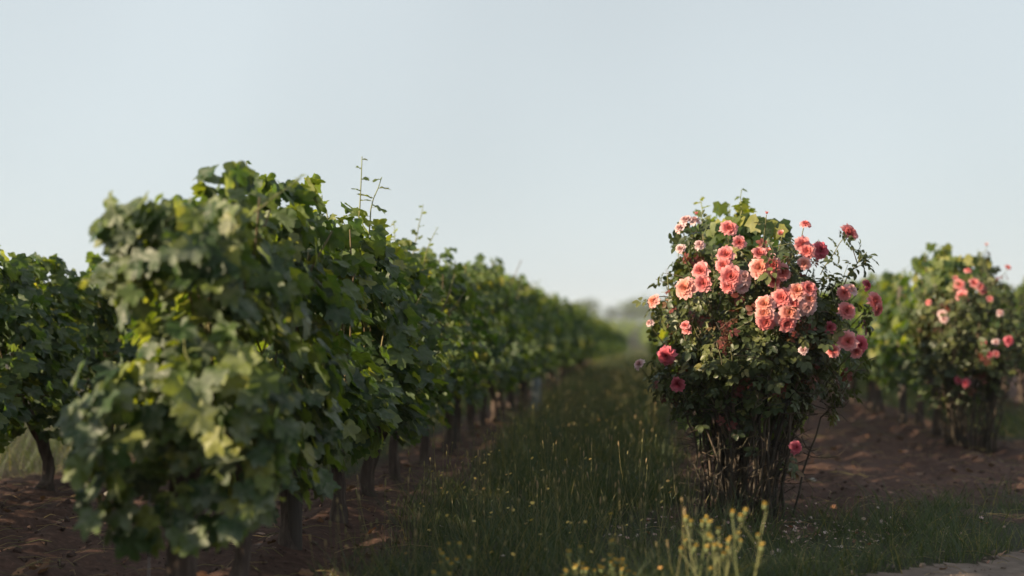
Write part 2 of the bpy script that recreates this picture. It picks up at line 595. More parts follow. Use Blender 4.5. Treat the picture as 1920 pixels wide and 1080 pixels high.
def canopy(mb, r, n, detail, size, half_len=0.52, h0=0.36, h1=1.44, width=0.265, end=False, yellow=0.10, hang=0.0):
    """leaves of one vine: a hedge-like wall, thickest at its faces, ragged on top"""
    kit = LEAVES[detail]
    u = r.uniform(-half_len - 0.08, half_len + 0.08, n)
    t = r.beta(1.25, 1.05, n)
    top = h1 + 0.09 * np.sin(u * 5 + r.uniform(0, 6)) + 0.05 * np.sin(u * 13 + r.uniform(0, 6))
    low = h0 + 0.10 * np.sin(u * 6 + r.uniform(0, 6))
    h = low + (top - low) * t
    w = width * np.where(t < 0.4, 0.78 + 0.5 * t, 0.98 - 0.70 * np.clip((t - 0.4) / 0.6, 0, 1) ** 1.6)
    w = w * (1 + 0.22 * np.sin(u * 7 + h * 6 + r.uniform(0, 6)))
    side = np.where(r.random(n) < 0.5, -1.0, 1.0)
    v = side * w * np.sqrt(r.uniform(0.10, 1.12, n))
    P = np.stack([v, u, h], -1)
    N = np.stack([side * r.uniform(0.15, 1.0, n), r.normal(0, 0.5, n), r.uniform(0.0, 0.95, n)], -1)
    topm = t > 0.86
    N[topm] = np.stack([side * 0.5 + r.normal(0, 0.6, n), r.normal(0, 0.6, n), r.uniform(0.1, 1.0, n)], -1)[topm]
    Tip = np.stack([side * 0.35 + r.normal(0, 0.3, n), r.normal(0, 0.45, n), -np.ones(n)], -1)
    if end:
        m = int(n * 0.42)
        q = r.beta(1.2, 1.05, m)
        hv = h0 - 0.06 + (h1 + 0.03 - h0) * q
        ww = width * (0.72 + 0.85 * vnoise(hv * 4.1, hv * 0 + 3.7, 17)) * np.sqrt(np.clip(1 - ((q - 0.5) / 0.56) ** 4, 0.05, 1))
        vv = r.uniform(-1, 1, m) * ww
        uu = -half_len - 0.02 - 0.20 * np.sqrt(np.clip(1 - (vv / (width * 1.2)) ** 2, 0, 1)) * r.uniform(0.2, 1.1, m) * (0.35 + 1.5 * vnoise(vv * 6 + 40, hv * 4.5, 23))
        P = np.vstack([P, np.stack([vv, uu, hv], -1)])
        N = np.vstack([N, np.stack([vv * 1.5 + r.normal(0, 0.35, m) - 0.2, -np.ones(m) * r.uniform(0.4, 1.0, m), r.uniform(0.0, 0.8, m)], -1)])
        Tip = np.vstack([Tip, np.stack([r.normal(0, 0.45, m), -0.3 + r.normal(0, 0.2, m), -np.ones(m)], -1)])
        n += m
    hole = vnoise(P[:, 1] * 3.2 + 60, P[:, 2] * 3.8, int(r.integers(1000)))   # gaps the low sun finds
    keep = (hole > 0.42) | (r.random(n) < 0.16) | ((P[:, 2] > h1 - 0.24) & (r.random(n) < 0.8)) | (P[:, 2] < h0 + hang)
    P, N, Tip = P[keep], N[keep], Tip[keep]
    n = len(P)
    S = size * r.uniform(0.62, 1.15, n)
    tint = np.clip(r.normal(0.42, 0.20, n), 0, 0.86)
    yy = r.random(n) < yellow
    tint[yy] = r.uniform(0.80, 1.0, yy.sum())
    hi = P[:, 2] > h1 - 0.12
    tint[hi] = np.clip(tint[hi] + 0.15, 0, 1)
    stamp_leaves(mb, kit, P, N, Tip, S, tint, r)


def shoot(mb_leaf, mb_cane, r, p0, p1, n, detail, size, rad=0.0035):
    """a young shoot standing out of the hedge: a thin cane with small leaves getting smaller to the tip"""
    pts = curve(p0, p1, np.array([r.normal(0, 0.02), r.normal(0, 0.03), 0]), 8, 0.004, r)
    tube(mb_cane, pts, np.linspace(rad, rad * 0.45, 8), 5, np.linspace(0.55, 1.0, 8), r=r)
    t = np.linspace(0.12, 0.97, n)
    P = np.stack([np.interp(t * 7, np.arange(8), pts[:, k]) for k in range(3)], -1)
    ang = np.arange(n) * np.pi + r.normal(0, 0.5, n)
    d = np.stack([np.cos(ang), np.sin(ang), 0.1 + r.normal(0, 0.2, n)], -1)
    N = np.stack([r.normal(0, 0.4, n), r.normal(0, 0.4, n), r.uniform(0.5, 1, n)], -1)
    S = size * np.linspace(1.0, 0.32, n) * r.uniform(0.8, 1.15, n)
    for k in range(n):                                      # leaf stalks
        tube(mb_cane, np.stack([P[k], P[k] + d[k] * 0.35 * S[k] * 1.5]), 0.0012, 3, 0.9, cap=False, r=r)
    stamp_leaves(mb_leaf, LEAVES[detail], P + d * (0.5 * S)[:, None], N, d + np.array([0, 0, -0.6]), S, np.clip(r.normal(0.82, 0.1, n), 0.5, 0.97), r)


def vine_trunk(mb, r, sides=9, seg=10, height=0.52):
    lean = r.uniform(-0.07, 0.07, 2)
    bend = r.uniform(-0.05, 0.05, 2)
    t = np.linspace(0, 1, seg)
    pts = np.stack([lean[0] * t + bend[0] * np.sin(t * 4.0), lean[1] * t + bend[1] * np.sin(t * 3.3), -0.08 + (height + 0.08) * t], -1)
    pts += r.normal(0, 0.006, pts.shape) * t[:, None]
    base = r.uniform(0.036, 0.048)
    rad = base * (1.35 - 0.75 * np.minimum(t * 3.2, 1) * 0.8 + 0.22 * np.maximum(t - 0.7, 0) / 0.3) * (1 + 0.12 * r.normal(0, 1, seg))
    tube(mb, pts, rad, sides, 0.5, 0.16, r=r)
    head = pts[-1]
    for s in (-1, 1):                                        # the two arms along the wire
        arm = curve(head + [0, 0, -0.02], head + np.array([r.normal(0, 0.02), s * r.uniform(0.30, 0.45), 0.05]), [0, 0, 0.05], 6, 0.012, r)
        tube(mb, arm, np.linspace(base * 0.75, base * 0.33, 6), max(5, sides - 3), 0.5, 0.12, r=r)
    return head


def make_vine_data(seed, n, detail, size, end=False, tall=0, canes=14, yellow=0.08, h1=1.44, h0=0.36, hang=0.0):
    r = np.random.default_rng(seed)
    L, C, T = MB(), MB(), MB()
    canopy(L, r, n, detail, size, end=end, yellow=yellow, h1=h1, h0=h0, hang=hang)
    vine_trunk(T, r, 9 if detail > 0 else 6, 10 if detail > 0 else 5)
    for k in range(canes):
        y0 = r.uniform(-0.42, 0.42)
        p0 = np.array([r.normal(0, 0.03), y0, 0.55])
        p1 = np.array([r.normal(0, 0.13), y0 + r.normal(0, 0.15), r.uniform(1.1, 1.45)])
        tube(C, curve(p0, p1, [r.normal(0, 0.03), r.normal(0, 0.03), 0], 6, 0.01, r), np.linspace(0.0055, 0.003, 6), 5, r.uniform(0.1, 0.7), r=r)
    if end:                                                  # loose shoots hanging out of the row's end
        for k in range(11):
            h = r.uniform(0.5, h1 - 0.22)
            x0 = r.uniform(-0.22, 0.2)
            p0 = np.array([x0, -0.52, h])
            p1 = np.array([x0 * 1.7 + r.normal(0, 0.06), -0.72 + r.normal(0, 0.06), h + r.uniform(-0.30, 0.03)])
            shoot(L, C, r, p0, p1, 7, detail, size * r.uniform(0.95, 1.25))
    for k in range(tall):
        y0 = r.uniform(-0.4, 0.4)
        p0 = np.array([r.normal(0, 0.08), y0, h1 - 0.12])
        p1 = p0 + np.array([r.normal(0, 0.10), r.normal(0, 0.10), r.uniform(0.10, 0.26)])
        shoot(L, C, r, p0, p1, 8 if detail >= 0 else 5, detail, size * 0.75)
    far = detail <= 0
    return (T.mesh("trunk", M_BARK), C.mesh("cane", M_CANE), L.mesh("foliage", M_VINE_FAR if far else M_VINE_DUSTY if end else M_VINE))


NEAR = [make_vine_data(100 + k, 760, 1, 0.060, tall=1 + k % 2, h1=1.36, h0=0.44) for k in range(7)]
MID = [make_vine_data(200 + k, 720, 0, 0.064, tall=2, canes=8, h1=1.34, h0=0.43) for k in range(5)]
FAR = [make_vine_data(300 + k, 330, -1, 0.088, tall=2, canes=3, h1=1.32) for k in range(4)]
LOW = [make_vine_data(150 + k, 800, 1, 0.070, tall=1, h0=0.42, h1=1.44, hang=0.25) for k in range(3)]
END = make_vine_data(407, 960, 1, 0.072, end=True, tall=1, yellow=0.10, h0=0.34, hang=0.5, h1=1.40)
END2 = make_vine_data(401, 640, 0, 0.066, end=True, tall=3, yellow=0.14)


def vine_from(data, label, loc, rz, sc, group):
    root = thing("grapevine", label, "grapevine", loc, rz, group)
    root.scale = sc
    for nm, me in zip(("trunk", "cane", "foliage"), data):
        link(nm, me, root)
    return root


PROTO = {}


def place_vine(kind, k, data, label, loc, rz, sc, group):
    """the first vine of a mesh is built, the later ones are copies of it and of each of its parts"""
    key = (kind, k)
    if key not in PROTO:
        PROTO[key] = vine_from(data, label, loc, rz, sc, group)
        return PROTO[key]
    src = PROTO[key]
    c = src.copy()
    COL.objects.link(c)
    c.location, c.rotation_euler, c.scale = loc, (0, 0, rz), sc
    c["label"], c["group"] = label, group
    for ch in src.children:
        d = ch.copy()
        COL.objects.link(d)
        d.parent = c
    return c


ORD = ("first second third fourth fifth sixth seventh eighth ninth tenth eleventh twelfth thirteenth fourteenth fifteenth "
       "sixteenth seventeenth eighteenth nineteenth twentieth").split()
ROW_TXT = {0: "hidden row behind the row at the left edge", 1: "row at the left edge", 2: "big row left of the grass strip",
           3: "row behind the front rose bush", 4: "row behind the blurred rose bush", 5: "row at the right edge"}
ROW_END = {0: 8.0, 1: 33, 2: 90, 3: 68, 4: 55, 5: 42}
SPECIAL = {(2, 0): "broad leafy grapevine with dusty pale leaves at the near end of the big left row",
           (2, 1): "dark leafy grapevine second from the near end of the big left row",
           (2, 2): "grapevine with a tall tip shoot and one dark leaf standing above the big left row",
           (2, 4): "grapevine with yellow-green young tips above the big left row, beyond the tall shoot",
           (3, 0): "grapevine whose pale green top shows over the front rose bush",
           (4, 0): "rounded yellow-green grapevine beside the right-hand rose bush, at its row's end"}
vrng = np.random.default_rng(55)
SHOWN = {0: 0, 1: 8, 2: 18, 3: 6, 4: 10, 5: 6}
VINES = {}
for ri, (rx, ry) in enumerate(zip(ROWS, ROW_START)):
    y, i, sp = ry + 0.15, 0, 0.86 if ri == 2 else 0.95
    while y < ROW_END[ri]:
        d = y
        x = rx + vrng.normal(0, 0.025)
        hs = vrng.uniform(0.93, 1.06)
        rz = vrng.choice([0.0, math.pi]) + vrng.normal(0, 0.05)
        kind, k, data = ("near", None, NEAR) if d < 13.5 and ri not in (0,) else ("mid", None, MID) if d < 34 else ("far", None, FAR)
        if ri == 4 or ri == 5:
            kind, data = ("mid", MID) if d < 34 else ("far", FAR)
        k = int(vrng.integers(0, len(data)))
        dat = data[k]
        if i == 0 and ri == 2:
            kind, k, dat, rz, hs = "end", 0, END, 0.0, 0.965
        elif (ri == 2 and i < 4) or (ri == 1 and y < 13):
            kind, k = "low", (i - 1) % 3
            dat = LOW[k]
        elif i == 0:
            kind, k, dat, rz, hs = "end2", 0, END2, 0.0, 1.04
        if ri == 2 and 0 < i < 4:
            hs = (1.0, 1.0, 0.97, 0.90)[i]
        if ri == 1:
            hs *= 0.89
        if (ri, i) == (3, 0):
            hs = 1.05
        if i < SHOWN[ri]:
            lab = SPECIAL.get((ri, i), f"leafy grapevine, {ORD[i]} from the near end of the {ROW_TXT[ri]}")
        elif ri == 0:
            lab = "grapevine in the hidden row behind the row at the left edge"
        else:
            lab = f"blurred grapevine past the {ORD[SHOWN[ri] - 1]} one in the {ROW_TXT[ri]}"
        z = float(ground_z(x, y, False))
        VINES[(ri, i)] = place_vine(kind, k, dat, lab, (x, y, z), rz, (vrng.uniform(0.92, 1.1), 1.0, hs), "grapevines of the " + ROW_TXT[ri])
        y += sp + vrng.normal(0, 0.05)
        i += 1

# the tall shoot with one big dark leaf, and its yellow-green neighbour, as parts of their vines
def add_tall_shoots(vine, specs, seed):
    r = np.random.default_rng(seed)
    for (x, y, z0, x1, y1, z1, n, size) in specs:
        L, C = MB(), MB()
        shoot(L, C, r, np.array([x, y, z0]), np.array([x1, y1, z1]), n, 1, size, 0.0045)
        c = link("shoot", C.mesh("shoot", M_CANE))
        l = link("young_foliage", L.mesh("young_foliage", M_VINE), c)
        # the vine may be turned round: undo that so the shoot leans as seen
        c.parent = vine
        c.rotation_euler = (0, 0, -vine.rotation_euler[2])


add_tall_shoots(VINES[(2, 2)], [(0.0, 0.32, 1.32, 0.03, 0.36, 1.83, 9, 0.058), (-0.08, 0.2, 1.32, -0.14, 0.25, 1.62, 8, 0.06), (0.06, 0.36, 1.32, 0.12, 0.38, 1.72, 8, 0.085)], 1)
add_tall_shoots(VINES[(2, 4)], [(0.03, 0.2, 1.30, 0.12, 0.2, 1.73, 10, 0.052), (-0.05, 0.0, 1.30, -0.04, 0.0, 1.62, 9, 0.05), (0.1, 0.3, 1.28, 0.2, 0.35, 1.6, 8, 0.05)], 2)
add_tall_shoots(VINES[(2, 0)], [(0.10, -0.35, 1.30, 0.30, -0.15, 1.50, 7, 0.045)], 3)
add_tall_shoots(VINES[(3, 0)], [(-0.12, -0.1, 1.30, -0.16, -0.1, 1.58, 9, 0.07), (0.02, -0.25, 1.30, 0.05, -0.25, 1.60, 9, 0.075)], 4)

# ---------------------------------------------------------------- posts and wires
def post(label, x, y, h, rad, mat=M_POST, name="vine_post", square=False):
    b = MB()
    r = np.random.default_rng(int(abs(x * 100) + y * 37))
    t = np.linspace(0, 1, 9)
    lean = r.normal(0, 0.02, 2)
    pts = np.stack([x + lean[0] * t, y + lean[1] * t, float(ground_z(x, y, False)) - 0.15 + (h + 0.15) * t], -1)
    rr = np.full(9, rad)
    rr[-1] *= 0.86
    tube(b, pts, rr, 12, 0.5, 0.04, r=r)
    return tag(b.build(name, mat), label, "post", "wooden posts of the vine rows")


post("thick weathered end post at the near end of the big left row", -1.52, 4.55, 0.95, 0.05, M_BARK)
for k, yy in enumerate((5.78, 10.6, 15.4)):
    post("weathered wooden post %s from the near end inside the big left row" % ORD[k + 1], -1.44, yy, 1.35, 0.030)
post("weathered end post behind the front rose bush", 0.5, 7.62, 1.3, 0.035)
post("pale lit wooden post at the near end of the row behind the right-hand rose bush", 2.36, 13.4, 1.3, 0.038)
sl = MB()
tube(sl, np.stack([np.full(6, -1.22), np.full(6, 15.9), float(ground_z(-1.22, 15.9, False)) - 0.05 + np.linspace(0, 0.42, 6)], -1), [0.055, 0.055, 0.054, 0.054, 0.053, 0.052], 14, r=rng)
tag(sl.build("plant_sleeve", M_PALEPOST), "pale blue-grey sleeve standing at the foot of the big left row beside the grass", "plant sleeve")

for ri in (1, 2, 3, 4):
    for z, nm in ((0.56, "lower"), (1.08, "upper")):
        b = MB()
        yy = np.linspace(ROW_START[ri] - 0.25, ROW_END[ri], 40)
        tube(b, np.stack([np.full(40, ROWS[ri] + 0.03), yy, base_z(0, yy) + 0.05 + z], -1), 0.0016, 4, r=rng)
        tag(b.build("trellis_wire", M_WIRE), f"{nm} steel trellis wire running along the {ROW_TXT[ri]}", "wire", "trellis wires")
b = MB()
tube(b, curve((-1.555, 4.36, 0.02), (-1.56, 4.38, 0.46), (0, 0, 0), 5), 0.0018, 5, r=rng)
tag(b.build("anchor_wire", M_WIRE), "thin pale upright wire in front of the thick end post of the left row", "wire")


# ---------------------------------------------------------------- roses
def petal(L, W, a0, curl, cup, ruffle, r, nu=5, nv=6):
    v = np.linspace(0, 1, nv)
    al = a0 + curl * v ** 2.2
    dv = L / (nv - 1)
    rr = np.concatenate([[0], np.cumsum(np.sin(0.5 * (al[1:] + al[:-1])) * dv)])
    zz = np.concatenate([[0], np.cumsum(np.cos(0.5 * (al[1:] + al[:-1])) * dv)])
    w = W * np.sin(np.pi * (0.10 + 0.70 * v)) ** 0.8
    u = np.linspace(-1, 1, nu)
    U, I = np.meshgrid(u, np.arange(nv))
    x = U * w[I]
    edge = U ** 2 * (1 - 0.15 * v[I])
    y = rr[I] + 0.0 - cup * np.cos(al[I]) * edge * w[I]
    z = zz[I] + cup * np.sin(al[I]) * edge * w[I] - 0.16 * L * edge * (v[I] ** 2)
    z = z + ruffle * np.sin(U * 4 + r.uniform(0, 6)) * v[I] ** 2
    y = y + ruffle * np.cos(U * 5 + r.uniform(0, 6)) * v[I] ** 2
    i, j = np.meshgrid(np.arange(nv - 1), np.arange(nu - 1), indexing='ij')
    Q = np.stack([i * nu + j, i * nu + j + 1, (i + 1) * nu + j + 1, (i + 1) * nu + j], -1).reshape(-1, 4)
    return np.stack([x, y, z], -1).reshape(-1, 3), Q, v[I].ravel()


def bloom_mesh(seed, mat, openness=1.0, n=30, size=0.045):
    """double rose: petals in a golden-angle spiral, upright in the heart, rolled back at the rim"""
    r = np.random.default_rng(seed)
    b = MB()
    for k in range(n):
        f = k / (n - 1)
        a0 = R(4 + (70 * openness) * f ** 0.85) + r.normal(0, 0.07)
        L = size * (0.55 + 0.50 * f) * r.uniform(0.92, 1.08)
        W = size * (0.22 + 0.32 * f) * r.uniform(0.9, 1.1)
        V, Q, vv = petal(L, W, a0, (0.2 + 0.8 * f) * openness * r.uniform(0.6, 1.3), 0.75 - 0.45 * f, size * 0.11 * f, r)
        V[:, 1] += size * (0.02 + 0.10 * f)
        V[:, 2] -= size * 0.10 * f
        ph = k * 2.39996 + r.normal(0, 0.15)
        c, s = math.cos(ph), math.sin(ph)
        V = V @ np.array([[c, s, 0], [-s, c, 0], [0, 0, 1]])
        b.add(V, None, Q, np.clip(f * 0.7 + vv * 0.3 + r.normal(0, 0.05), 0, 1))
    me = b.mesh("rose_flower", mat)
    return me


def bud_mesh(seed, mat):
    return bloom_mesh(seed, mat, 0.28, 12, 0.034)


BLOOMS = {"coral": [bloom_mesh(1, M_CORAL, 0.95, 34), bloom_mesh(2, M_CORAL, 0.62, 26), bloom_mesh(7, M_CORAL, 1.2, 38), bloom_mesh(12, M_CORAL, 0.8, 30)],
          "peach": [bloom_mesh(3, M_PEACH, 0.9, 34), bloom_mesh(4, M_PEACH, 0.7, 28), bloom_mesh(13, M_PEACH, 1.15, 38)],
          "pink": [bloom_mesh(5, M_PINK, 0.95), bloom_mesh(6, M_PINK, 0.6, 24), bloom_mesh(14, M_PINK, 1.3, 26)],
          "pale": [bloom_mesh(8, M_PALE, 1.25, 16), bloom_mesh(9, M_PALE, 1.05, 20)],
          "bud": [bud_mesh(10, M_CORAL), bud_mesh(11, M_PEACH)]}


def leaflet(seed):
    r = np.random.default_rng(seed)
    v = np.array([0, 0.2, 0.45, 0.7, 0.9, 1.0])
    w = np.array([0.02, 0.24, 0.34, 0.28, 0.13, 0.0])
    f, dr = r.uniform(0.15, 0.5), r.uniform(0.0, 0.35)
    V, Q = [], []
    for a, c in zip(v, w):
        z = -dr * a * a
        V += [(-c, a, z + f * c), (0, a, z), (c, a, z + f * c)]
    for i in range(5):
        q = i * 3
        Q += [(q, q + 1, q + 4, q + 3), (q + 1, q + 2, q + 5, q + 4)]
    return np.array(V), np.array(Q)


def rose_leaf(seed):
    """five leaflets on one stalk"""
    r = np.random.default_rng(seed)
    V, Q, n = [], [], 0
    for (px, py, ang, s) in ((0, 0.62, 0, 0.52), (0.03, 0.55, -1.0, 0.46), (-0.03, 0.55, 1.0, 0.46), (0.02, 0.26, -1.15, 0.36), (-0.02, 0.26, 1.15, 0.36)):
        v, q = leaflet(int(r.integers(1000)))
        ang += r.normal(0, 0.15)
        c, sn = math.cos(ang), math.sin(ang)
        v = v * s
        v = np.stack([v[:, 0] * c - v[:, 1] * sn + px, v[:, 0] * sn + v[:, 1] * c + py, v[:, 2] + r.normal(0, 0.04)], -1)
        V.append(v)
        Q.append(q + n)
        n += len(v)
    st = np.array([(-0.012, 0, 0), (0.012, 0, 0), (0.008, 0.64, 0), (-0.008, 0.64, 0)])
    V.append(st)
    Q.append(np.array([[n, n + 1, n + 2, n + 3]]))
    return np.vstack(V), np.vstack(Q)


ROSEKIT = [rose_leaf(s) for s in range(5)]


def rose_bush(label, loc, prof, blooms, seed, canes=46, twigs=9, height=1.5, base_r=0.19, lean=0.0, nleaf=7, cat="rose bush", lsize=0.075, bsize=0.93):
    """prof(z, angle) is how far out the crown reaches at a height; blooms: (kind, x, y, z, dx, dy, dz, scale)"""
    r = np.random.default_rng(seed)
    root = thing("rose_bush", label, cat, loc, 0, "rose bushes at the row ends")
    C, D, L = MB(), MB(), MB()
    LP, LN, LT, LS, LC = [], [], [], [], []

    def leaf(p, d, s=1.0, red=False):
        LP.append(p)
        LT.append(d + np.array([0, 0, -0.25]))
        rad = norm(np.array([p[0] - lean * p[2], p[1], 0.0]))
        LN.append(rad * 0.75 + np.array([d[0] * 0.2, d[1] * 0.2, 0.55]) + r.normal(0, 0.45, 3))
        LS.append(lsize * s * r.uniform(0.6, 1.15))
        LC.append(r.uniform(0.90, 1.0) if red else float(np.clip(r.normal(0.42, 0.22), 0, 0.87)))

    tips = []
    for k in range(canes):
        a = r.uniform(0, 2 * np.pi)
        q = math.sqrt(r.uniform(0.05, 1))
        p0 = np.array([math.cos(a) * base_r * q, math.sin(a) * base_r * q * 0.8, -0.05])
        z1 = height * r.uniform(0.52, 1.0) * (1.02 - 0.12 * q)
        a1 = a + r.normal(0, 0.5)
        rr = prof(z1, a1) * (0.35 + 0.62 * q) * r.uniform(0.8, 1.0)
        p1 = np.array([math.cos(a1) * rr + lean * z1, math.sin(a1) * rr, z1])
        sag = np.array([-math.cos(a1) * 0.09 * rr, -math.sin(a1) * 0.09 * rr, 0.06])
        pts = curve(p0, p1, sag, 12, 0.016, r)
        old = r.random() < 0.4
        tube(C, pts, np.linspace(r.uniform(0.006, 0.011), 0.0025, 12), 6, r.uniform(0.0, 0.35) if old else np.linspace(r.uniform(0.1, 0.4), 0.9, 12), 0.05, r=r)
        tips.append((p1, pts))
        for m in range(twigs):
            t = r.uniform(0.38, 0.99)
            i = min(int(t * 11), 10)
            b0 = pts[i] + (pts[i + 1] - pts[i]) * (t * 11 - i)
            dirv = norm(np.array([math.cos(a1), math.sin(a1), 0]) * 0.55 + r.normal(0, 0.75, 3) + np.array([0, 0, 0.55]))
            ln = r.uniform(0.09, 0.26)
            b1 = b0 + dirv * ln
            lim = prof(b1[2], a1) * 1.02
            hr = math.hypot(b1[0] - lean * b1[2], b1[1])
            if hr > lim:
                b1[0] = lean * b1[2] + (b1[0] - lean * b1[2]) * lim / hr
                b1[1] *= lim / hr
            if b1[2] > height * 1.04:
                b1[2] = height * 1.04
            tw = curve(b0, b1, [0, 0, r.uniform(0.0, 0.03)], 5, 0.006, r)
            dead = b1[2] < 0.62 * height / 1.5 and r.random() < 0.75
            tube(D if dead else C, tw, np.linspace(0.0028, 0.0011, 5), 4, r.uniform(0.2, 0.85) if dead else r.uniform(0.45, 0.95), cap=False, r=r)
            if dead and r.random() < 0.85:
                continue
            nl = int(nleaf * (0.35 + 0.65 * sstep(0.40, 0.80, b1[2])) * r.uniform(0.6, 1.2))
            red = r.random() < 0.10
            for w in range(nl):
                s = r.uniform(0.1, 1.0)
                p = tw[0] + (tw[-1] - tw[0]) * s + r.normal(0, 0.006, 3)
                dd = norm(dirv * 0.4 + r.normal(0, 0.8, 3) + np.array([0, 0, 0.1]))
                leaf(p, dd, 0.6 if red else 1.0, red)
    # fine dead twigs low inside
    for k in range(420):
        a = r.uniform(0, 2 * np.pi)
        z = r.uniform(0.05, 0.75) * height / 1.5
        q = prof(z, a) * r.uniform(0.2, 0.95)
        p0 = np.array([math.cos(a) * q + lean * z, math.sin(a) * q, z])
        p1 = p0 + norm(r.normal(0, 1, 3) + np.array([0, 0, 0.3])) * r.uniform(0.08, 0.3)
        if p1[2] < 0.03:
            p1[2] = 0.03
        tube(D, curve(p0, p1, r.normal(0, 0.02, 3), 5, 0.004, r), np.linspace(0.0026, 0.001, 5), 4, r.uniform(0.0, 0.62) + (0.35 if r.random() < 0.06 else 0), cap=False, r=r)
    # flower stalks
    for (kind, x, y, z, dx, dy, dz, s) in blooms:
        p1 = np.array([x, y, z])
        d = norm(np.array([dx, dy, dz], float))
        inner = np.array([x * 0.75, y * 0.35 + 0.03, z - 0.20])
        pts = curve(inner, p1 - d * 0.006, np.array([0, 0, 0]) - d * 0.02, 6, 0.004, r)
        tube(C, pts, np.linspace(0.003, 0.0022, 6), 5, 0.92, r=r)
        for w in range(6):
            s_ = r.uniform(0.15, 0.85)
            leaf(pts[0] + (pts[-1] - pts[0]) * s_, norm(r.normal(0, 0.8, 3)), 0.9, r.random() < 0.12)
        me = BLOOMS[kind][int(r.integers(len(BLOOMS[kind])))]
        o = link("rose_flower" if kind != "bud" else "rose_bud", me, root)
        o.location = p1
        s *= bsize
        o.scale = (s, s, s)
        o.rotation_euler = Vector(d).to_track_quat('Z', 'Y').to_euler()
        if kind == "pink":
            o["label"] = "deep pink rose bloom"
        elif kind == "pale":
            o["label"] = "faded whitish pink rose bloom"
        elif kind == "peach":
            o["label"] = "peach-centred pink rose bloom"
    C.build("canes", M_ROSECANE, root)
    D.build("dead_twigs", M_ROSECANE, root)
    P, N, T, S, A = (np.array(v) for v in (LP, LN, LT, LS, LC))
    M = frames(N, T)
    pick = r.integers(0, len(ROSEKIT), len(P))
    for k, (V, Q) in enumerate(ROSEKIT):
        s = pick == k
        L.stamp(V, None, Q, P[s], M[s], S[s], A[s])
    L.build("foliage", M_ROSELEAF, root)
    return root


def prof1(z, a):
    p = np.interp(z, [0, 0.25, 0.5, 0.75, 0.95, 1.2, 1.38, 1.5, 1.62], [0.23, 0.29, 0.40, 0.55, 0.62, 0.61, 0.51, 0.34, 0.05])
    return p * (1 + 0.08 * math.sin(3 * a + 1) + 0.06 * math.sin(5 * a + z * 7))


